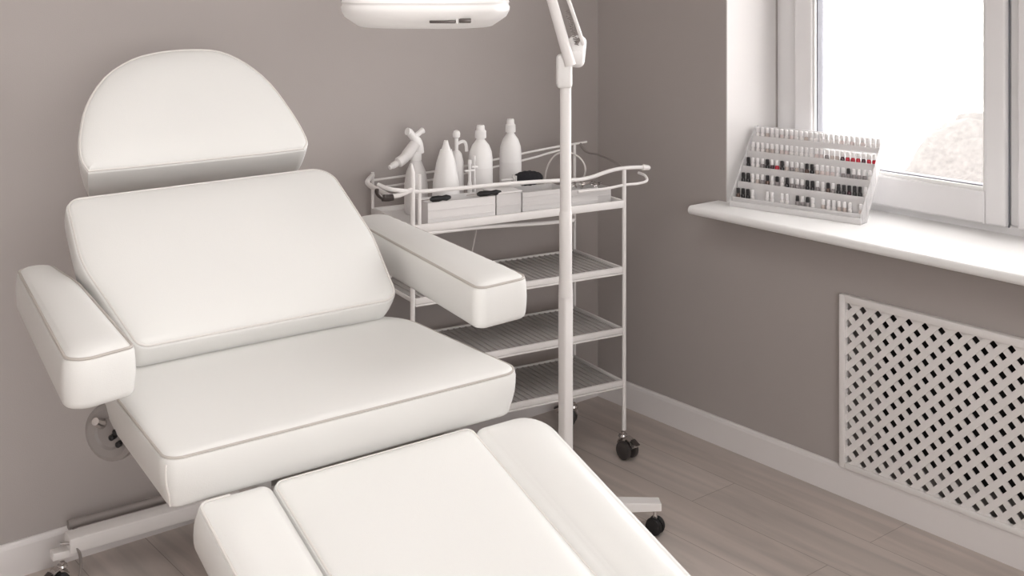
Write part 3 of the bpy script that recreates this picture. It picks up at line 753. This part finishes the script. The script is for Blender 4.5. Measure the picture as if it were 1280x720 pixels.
# lower arm: two parallel tubes leaning left toward the elbow, spring between
elbow = -Rv*0.115 - Fv*0.06 + U*1.735
b0 = Rv*0.012+U*1.297-Fv*0.026
am = MB(); dirn = (elbow-b0)
am.tube([b0, b0+dirn*0.5, elbow], [0.0155, 0.014, 0.012], 14)
am.build('arm_bar', M['white_metal'], lamp)
am = MB(); o2 = Rv*0.036+U*0.055
am.tube([b0+o2, elbow+Rv*0.028+U*0.01], 0.0055, 12)
am.build('arm_bar', M['white_metal'], lamp)
am = MB(); pts = []
for k in range(90):
    t = k/89; a = 2*PI*14*t; c = b0+Rv*0.020+U*0.045+dirn*(0.02+0.22*t); pts.append(c+Rv*0.005*math.cos(a)+Fv*0.005*math.sin(a))
am.tube(pts, 0.0013, 6); am.tube([Rv*0.026+U*1.345, b0+Rv*0.022+U*0.07], 0.0055, 8)
am.build('spring', M['grey_metal'], lamp)
jt = MB(); jt.lathe([(0.02, -0.025), (0.026, -0.02), (0.026, 0.02), (0.02, 0.025)], elbow+Rv*0.01, Fv, 20); jt.build('elbow_joint', M['white_plastic'], lamp)
# upper arm to the head
HC = Vector((-1.568, -1.153, 1.0)) - LP; HC.z = 1.477      # head centre in lamp space
yoke = HC+Vector((0.06, 0.03, 0.12))
am = MB(); am.tube([elbow, yoke], [0.010, 0.009], 14); am.build('arm_bar', M['white_metal'], lamp)
am = MB(); am.tube([elbow+U*0.035, yoke+U*0.03], 0.0055, 12); am.build('arm_bar', M['white_metal'], lamp)
am = MB(); am.tube([yoke+U*0.035, yoke, HC+U*0.03], [0.013, 0.015, 0.012], 14); am.lathe([(0.022, -0.012), (0.022, 0.012)], yoke, Fv, 18)
am.build('head_yoke', M['white_plastic'], lamp)
# head: an oval housing seen nearly edge-on, its long side across the view
HM = Matrix.Translation(HC) @ Matrix.Rotation(-0.681, 4, 'Z')
def stadium(L, W, n=14):
    r = W/2; c = L/2-r; o = []
    for k in range(n+1): a = -PI/2+PI*k/n; o.append((c+r*math.cos(a), r*math.sin(a)))
    for k in range(n+1): a = PI/2+PI*k/n; o.append((-c+r*math.cos(a), r*math.sin(a)))
    return o
def loft(mb, rings):
    n = len(rings[0][0]); vs = []; fs = []
    for r, z in rings: vs += [(x, y, z) for x, y in r]
    for i in range(len(rings)-1):
        for k in range(n): l = (k+1) % n; fs.append([i*n+k, i*n+l, (i+1)*n+l, (i+1)*n+k])
    fs.append(list(range(n))[::-1]); fs.append([(len(rings)-1)*n+k for k in range(n)])
    mb.add(vs, fs)
hd = MB(); hd.T = HM
loft(hd, [(stadium(0.255, 0.17), -0.0395), (stadium(0.275, 0.19), -0.0375), (stadium(0.315, 0.225), -0.024), (stadium(0.332, 0.24), -0.018), (stadium(0.345, 0.25), -0.006),
          (stadium(0.347, 0.252), 0.002), (stadium(0.342, 0.248), 0.006), (stadium(0.342, 0.248), 0.009), (stadium(0.345, 0.251), 0.012), (stadium(0.340, 0.246), 0.017), (stadium(0.326, 0.234), 0.020)])
head = hd.build('lamp_head', M['white_plastic'], lamp, angle=50)
hd = MB(); hd.T = HM @ Matrix.Translation((-0.004, 0, 0))
loft(hd, [(stadium(0.328, 0.236), 0.019), (stadium(0.332, 0.240), 0.024), (stadium(0.326, 0.235), 0.040), (stadium(0.300, 0.21), 0.050), (stadium(0.20, 0.12), 0.055)])
hd.build('top_cover', M['white_plastic'], head, angle=50)
hd = MB(); hd.T = HM
loft(hd, [(stadium(0.225, 0.14), -0.0405), (stadium(0.225, 0.14), -0.0385)]); hd.build('light_panel', M['lens'], head)
vt = MB(); vt.T = HM
vt.box((0.042, -0.1125, -0.0245), (0.052, 0.008, 0.006), 0, 0.002); vt.box((0.090-0.004, -0.1125, -0.0225), (0.024, 0.008, 0.009), 0, 0.002)
vt.build('switch_slot', M['dark_metal'], head)
vt = MB(); vt.T = HM; vt.box((0.0705, -0.114, -0.0235), (0.004, 0.010, 0.010), 0, 0.0015); vt.build('switch', M['white_plastic'], head)

# ------------------------------------------------------------------ nail polish rack on the sill
RA = Vector((0.002, -0.878, 0.8)); rdir = Vector((0.19, -0.98, 0)).normalized()
rack = empty('nail_polish_rack', RA, math.atan2(rdir.y, rdir.x), label='clear stepped acrylic rack of nail polish on the window sill', cat='display rack')
# local: +x along the rack to the right, +y into the window, +z up
RW = 0.436; tiers = 5; td, tz, z0 = 0.033, 0.0455, 0.014
rm = MB()
for i in range(tiers):
    y = 0.012+td*i; z = z0+tz*i
    rm.box((0, y+0.014, z), (RW, 0.030, 0.003))                 # step
    rm.box((0, y-0.002, z+0.006), (RW, 0.003, 0.018))           # front lip
    rm.box((0, y+0.030, z+tz/2), (RW, 0.003, tz-0.004))         # riser
rm.build('shelves', M['rack'], rack, smooth=False)
for s_ in (-1, 1):
    sm_ = MB(); poly = [(0.0, 0.0), (0.040, 0.0), (0.184, 0.205), (0.182, 0.240), (0.160, 0.240), (0.0, 0.030)]
    sm_.prism(poly, s_*RW/2-0.0015*s_, s_*RW/2+0.0015*s_, M4=Matrix(((0, 0, 1, 0), (1, 0, 0, 0), (0, 1, 0, 0), (0, 0, 0, 1))))
    sm_.build('side_panel', M['rack_side'], rack, smooth=False)
fm = MB(); fm.box((0, -0.004, 0.009), (RW+0.004, 0.004, 0.018)); fm.build('front_panel', M['rack'], rack, smooth=False)
cols = {'white': (0.82, 0.79, 0.78), 'pale pink': (0.72, 0.62, 0.60), 'beige': (0.56, 0.48, 0.44), 'grey': (0.30, 0.27, 0.27), 'black': (0.02, 0.018, 0.02),
        'dark plum': (0.06, 0.02, 0.03), 'red': (0.55, 0.015, 0.04), 'brown': (0.13, 0.08, 0.065)}
PM = {k: mat('polish_'+k.replace(' ', '_'), c, 0.2, coat=0.4) for k, c in cols.items()}
capw = mat('polish_cap_white', (0.80, 0.78, 0.78), 0.35); capb = mat('polish_cap_black', (0.02, 0.018, 0.02), 0.35)
protos = {}
def polish(c, cap):
    if (c, cap) not in protos:
        m = MB(); r = 0.0068
        m.lathe([(r*0.85, 0), (r, 0.002), (r, 0.017), (r*0.85, 0.021), (r*0.5, 0.0235)], seg=12)
        m.lathe([(r*0.80, 0.0235), (r*0.84, 0.025), (r*0.78, 0.0385), (r*0.6, 0.040)], seg=12, mi=1)
        protos[(c, cap)] = [m.build('nail_polish', [PM[c], capw if cap == 'w' else capb], None), True]
    o, fresh = protos[(c, cap)]
    if fresh: protos[(c, cap)][1] = False; return o
    o = o.copy(); col.objects.link(o); return o
N = 25
spec = {  # tier from the bottom : slots with dark or red bottles
    4: {}, 3: {18: 'dark plum', 19: 'red', 20: 'red', 21: 'red', 22: 'dark plum', 23: 'red', 24: 'red'},
    2: {0: 'black', 4: 'black', 5: 'dark plum', 6: 'red', 7: 'black', 12: 'brown', 13: 'black', 20: 'grey', 23: 'grey'},
    1: {0: 'black', 1: 'black', 5: 'brown', 7: 'grey', 9: 'black', 12: 'grey', 13: 'black', 14: 'black', 17: 'brown', 19: 'black', 20: 'black', 21: 'dark plum', 22: 'black', 23: 'black'},
    0: {0: 'brown', 1: 'black', 2: 'black', 12: 'grey', 13: 'grey', 14: 'grey'}}
names = ['bottom tier', 'second tier from the bottom', 'middle tier', 'second tier from the top', 'top tier']
Rz = Matrix.Rotation(math.atan2(rdir.y, rdir.x), 3, 'Z')
for ti in range(tiers):
    for k in range(N):
        if k in spec[ti]: c = spec[ti][k]; cap = 'b' if c in ('black', 'brown') else ('w' if (k+ti) % 2 or c == 'red' else 'b')
        else:
            c = random.choice(['white', 'white', 'pale pink', 'white', 'beige', 'white'] if ti in (4, 0) else ['white', 'pale pink', 'grey', 'beige', 'white', 'white']); cap = 'w'
            if ti == 0 and random.random() < 0.25: continue
        o = polish(c, cap)
        x = -RW/2+0.012+(RW-0.024)*k/(N-1); y = 0.012+td*ti+0.0145
        o.location = RA+Rz @ Vector((x, y, z0+tz*ti+0.0016)); o.rotation_euler = (0, 0, random.random())
        capn = 'white' if cap == 'w' else 'black'
        tag(o, f'{c} nail polish, {capn} cap, on the rack\'s {names[ti]}', 'nail polish', f'{c} {capn}-capped nail polishes on the {names[ti]}')

# ------------------------------------------------------------------ outdoors
g = MB(); g.box((20.5, -2, -1.3), (40, 60, 0.2)); o = g.build('snowy_ground', M['snow'], None, smooth=False)
tag(o, kind='structure')
hm = MB(); nx, ny = 60, 24; vs = []; fs = []
for i in range(nx+1):
    for j in range(ny+1):
        u = i/nx; v = j/ny; y = 5.15-8.0*u; x = 9.6+2.6*v
        env = (1-abs(2*v-1)**2.5)*min(1, 0.10+u*34)*min(1, (1-u)*8)
        z = -1.2+0.95*env*(0.93+0.07*math.sin(11*u+3)+0.04*math.sin(37*u+v*9)) + 0.10*random.random()*env
        vs.append((x, y, z))
for i in range(nx):
    for j in range(ny): a = i*(ny+1)+j; fs.append([a, a+1, a+ny+2, a+ny+1])
hm.add(vs, fs)
o = hm.build('frosted_hedge', M['hedge'], None, angle=180)
tag(o, 'pale frosted hedge outside, faint through the window at its lower right', 'hedge')

# ------------------------------------------------------------------ fill panel on the ceiling, added out of frame to brighten the room
cl_ = empty('ceiling_fill', (-2.3, -1.9, 2.7), 0, label='flat rectangular fill panel added on the ceiling above the chair', cat='fill light')
m = MB()
for s_ in (-1, 1): m.box((s_*0.61, 0, -0.03), (0.02, 0.64, 0.06), 0, 0.004); m.box((0, s_*0.31, -0.03), (1.20, 0.02, 0.06), 0, 0.004)
m.build('frame', M['white_metal'], cl_)
m = MB(); m.box((0, 0, -0.03), (1.20, 0.60, 0.02)); m.build('diffuser', mat('fill_diffuser', (0.8, 0.8, 0.8), 0.4, emit=((1.0, 0.975, 0.95), 8.0)), cl_)

# ------------------------------------------------------------------ light
w = bpy.data.worlds.new('daylight'); bpy.context.scene.world = w; w.use_nodes = True
bg = w.node_tree.nodes['Background']; bg.inputs['Color'].default_value = (1.0, 0.985, 0.975, 1); bg.inputs['Strength'].default_value = 11.0
def portal(loc, rot, sx, sy):
    l = bpy.data.lights.new('daylight_portal', 'AREA'); l.shape = 'RECTANGLE'; l.size = sx; l.size_y = sy
    l.cycles.is_portal = True
    o = bpy.data.objects.new('daylight_portal', l); col.objects.link(o); o.location = loc; o.rotation_euler = rot
portal((TH+0.02, (WY0+WY1)/2, 1.52), (0, PI/2, 0), 1.5, 1.7)
portal(((FW[0]+FW[1])/2, Y0-0.22, 1.55), (PI/2, 0, 0), 2.25, 1.65)

# ------------------------------------------------------------------ camera
cam = bpy.data.cameras.new('camera'); co = bpy.data.objects.new('camera', cam); col.objects.link(co)
cam.sensor_fit = 'HORIZONTAL'; cam.sensor_width = 36; cam.lens = 36*1458/1280
cam.shift_y = -(360+35)/1280
co.location = (-2.94, -3.13, 1.55); co.rotation_euler = (PI/2, 0, -math.radians(39))
cam.clip_start = 0.05
sc = bpy.context.scene; sc.camera = co
sc.view_settings.view_transform = 'Standard'; sc.view_settings.look = 'None'; sc.view_settings.gamma = 1
sc.view_settings.use_curve_mapping = False
sc.view_settings.exposure = -0.06
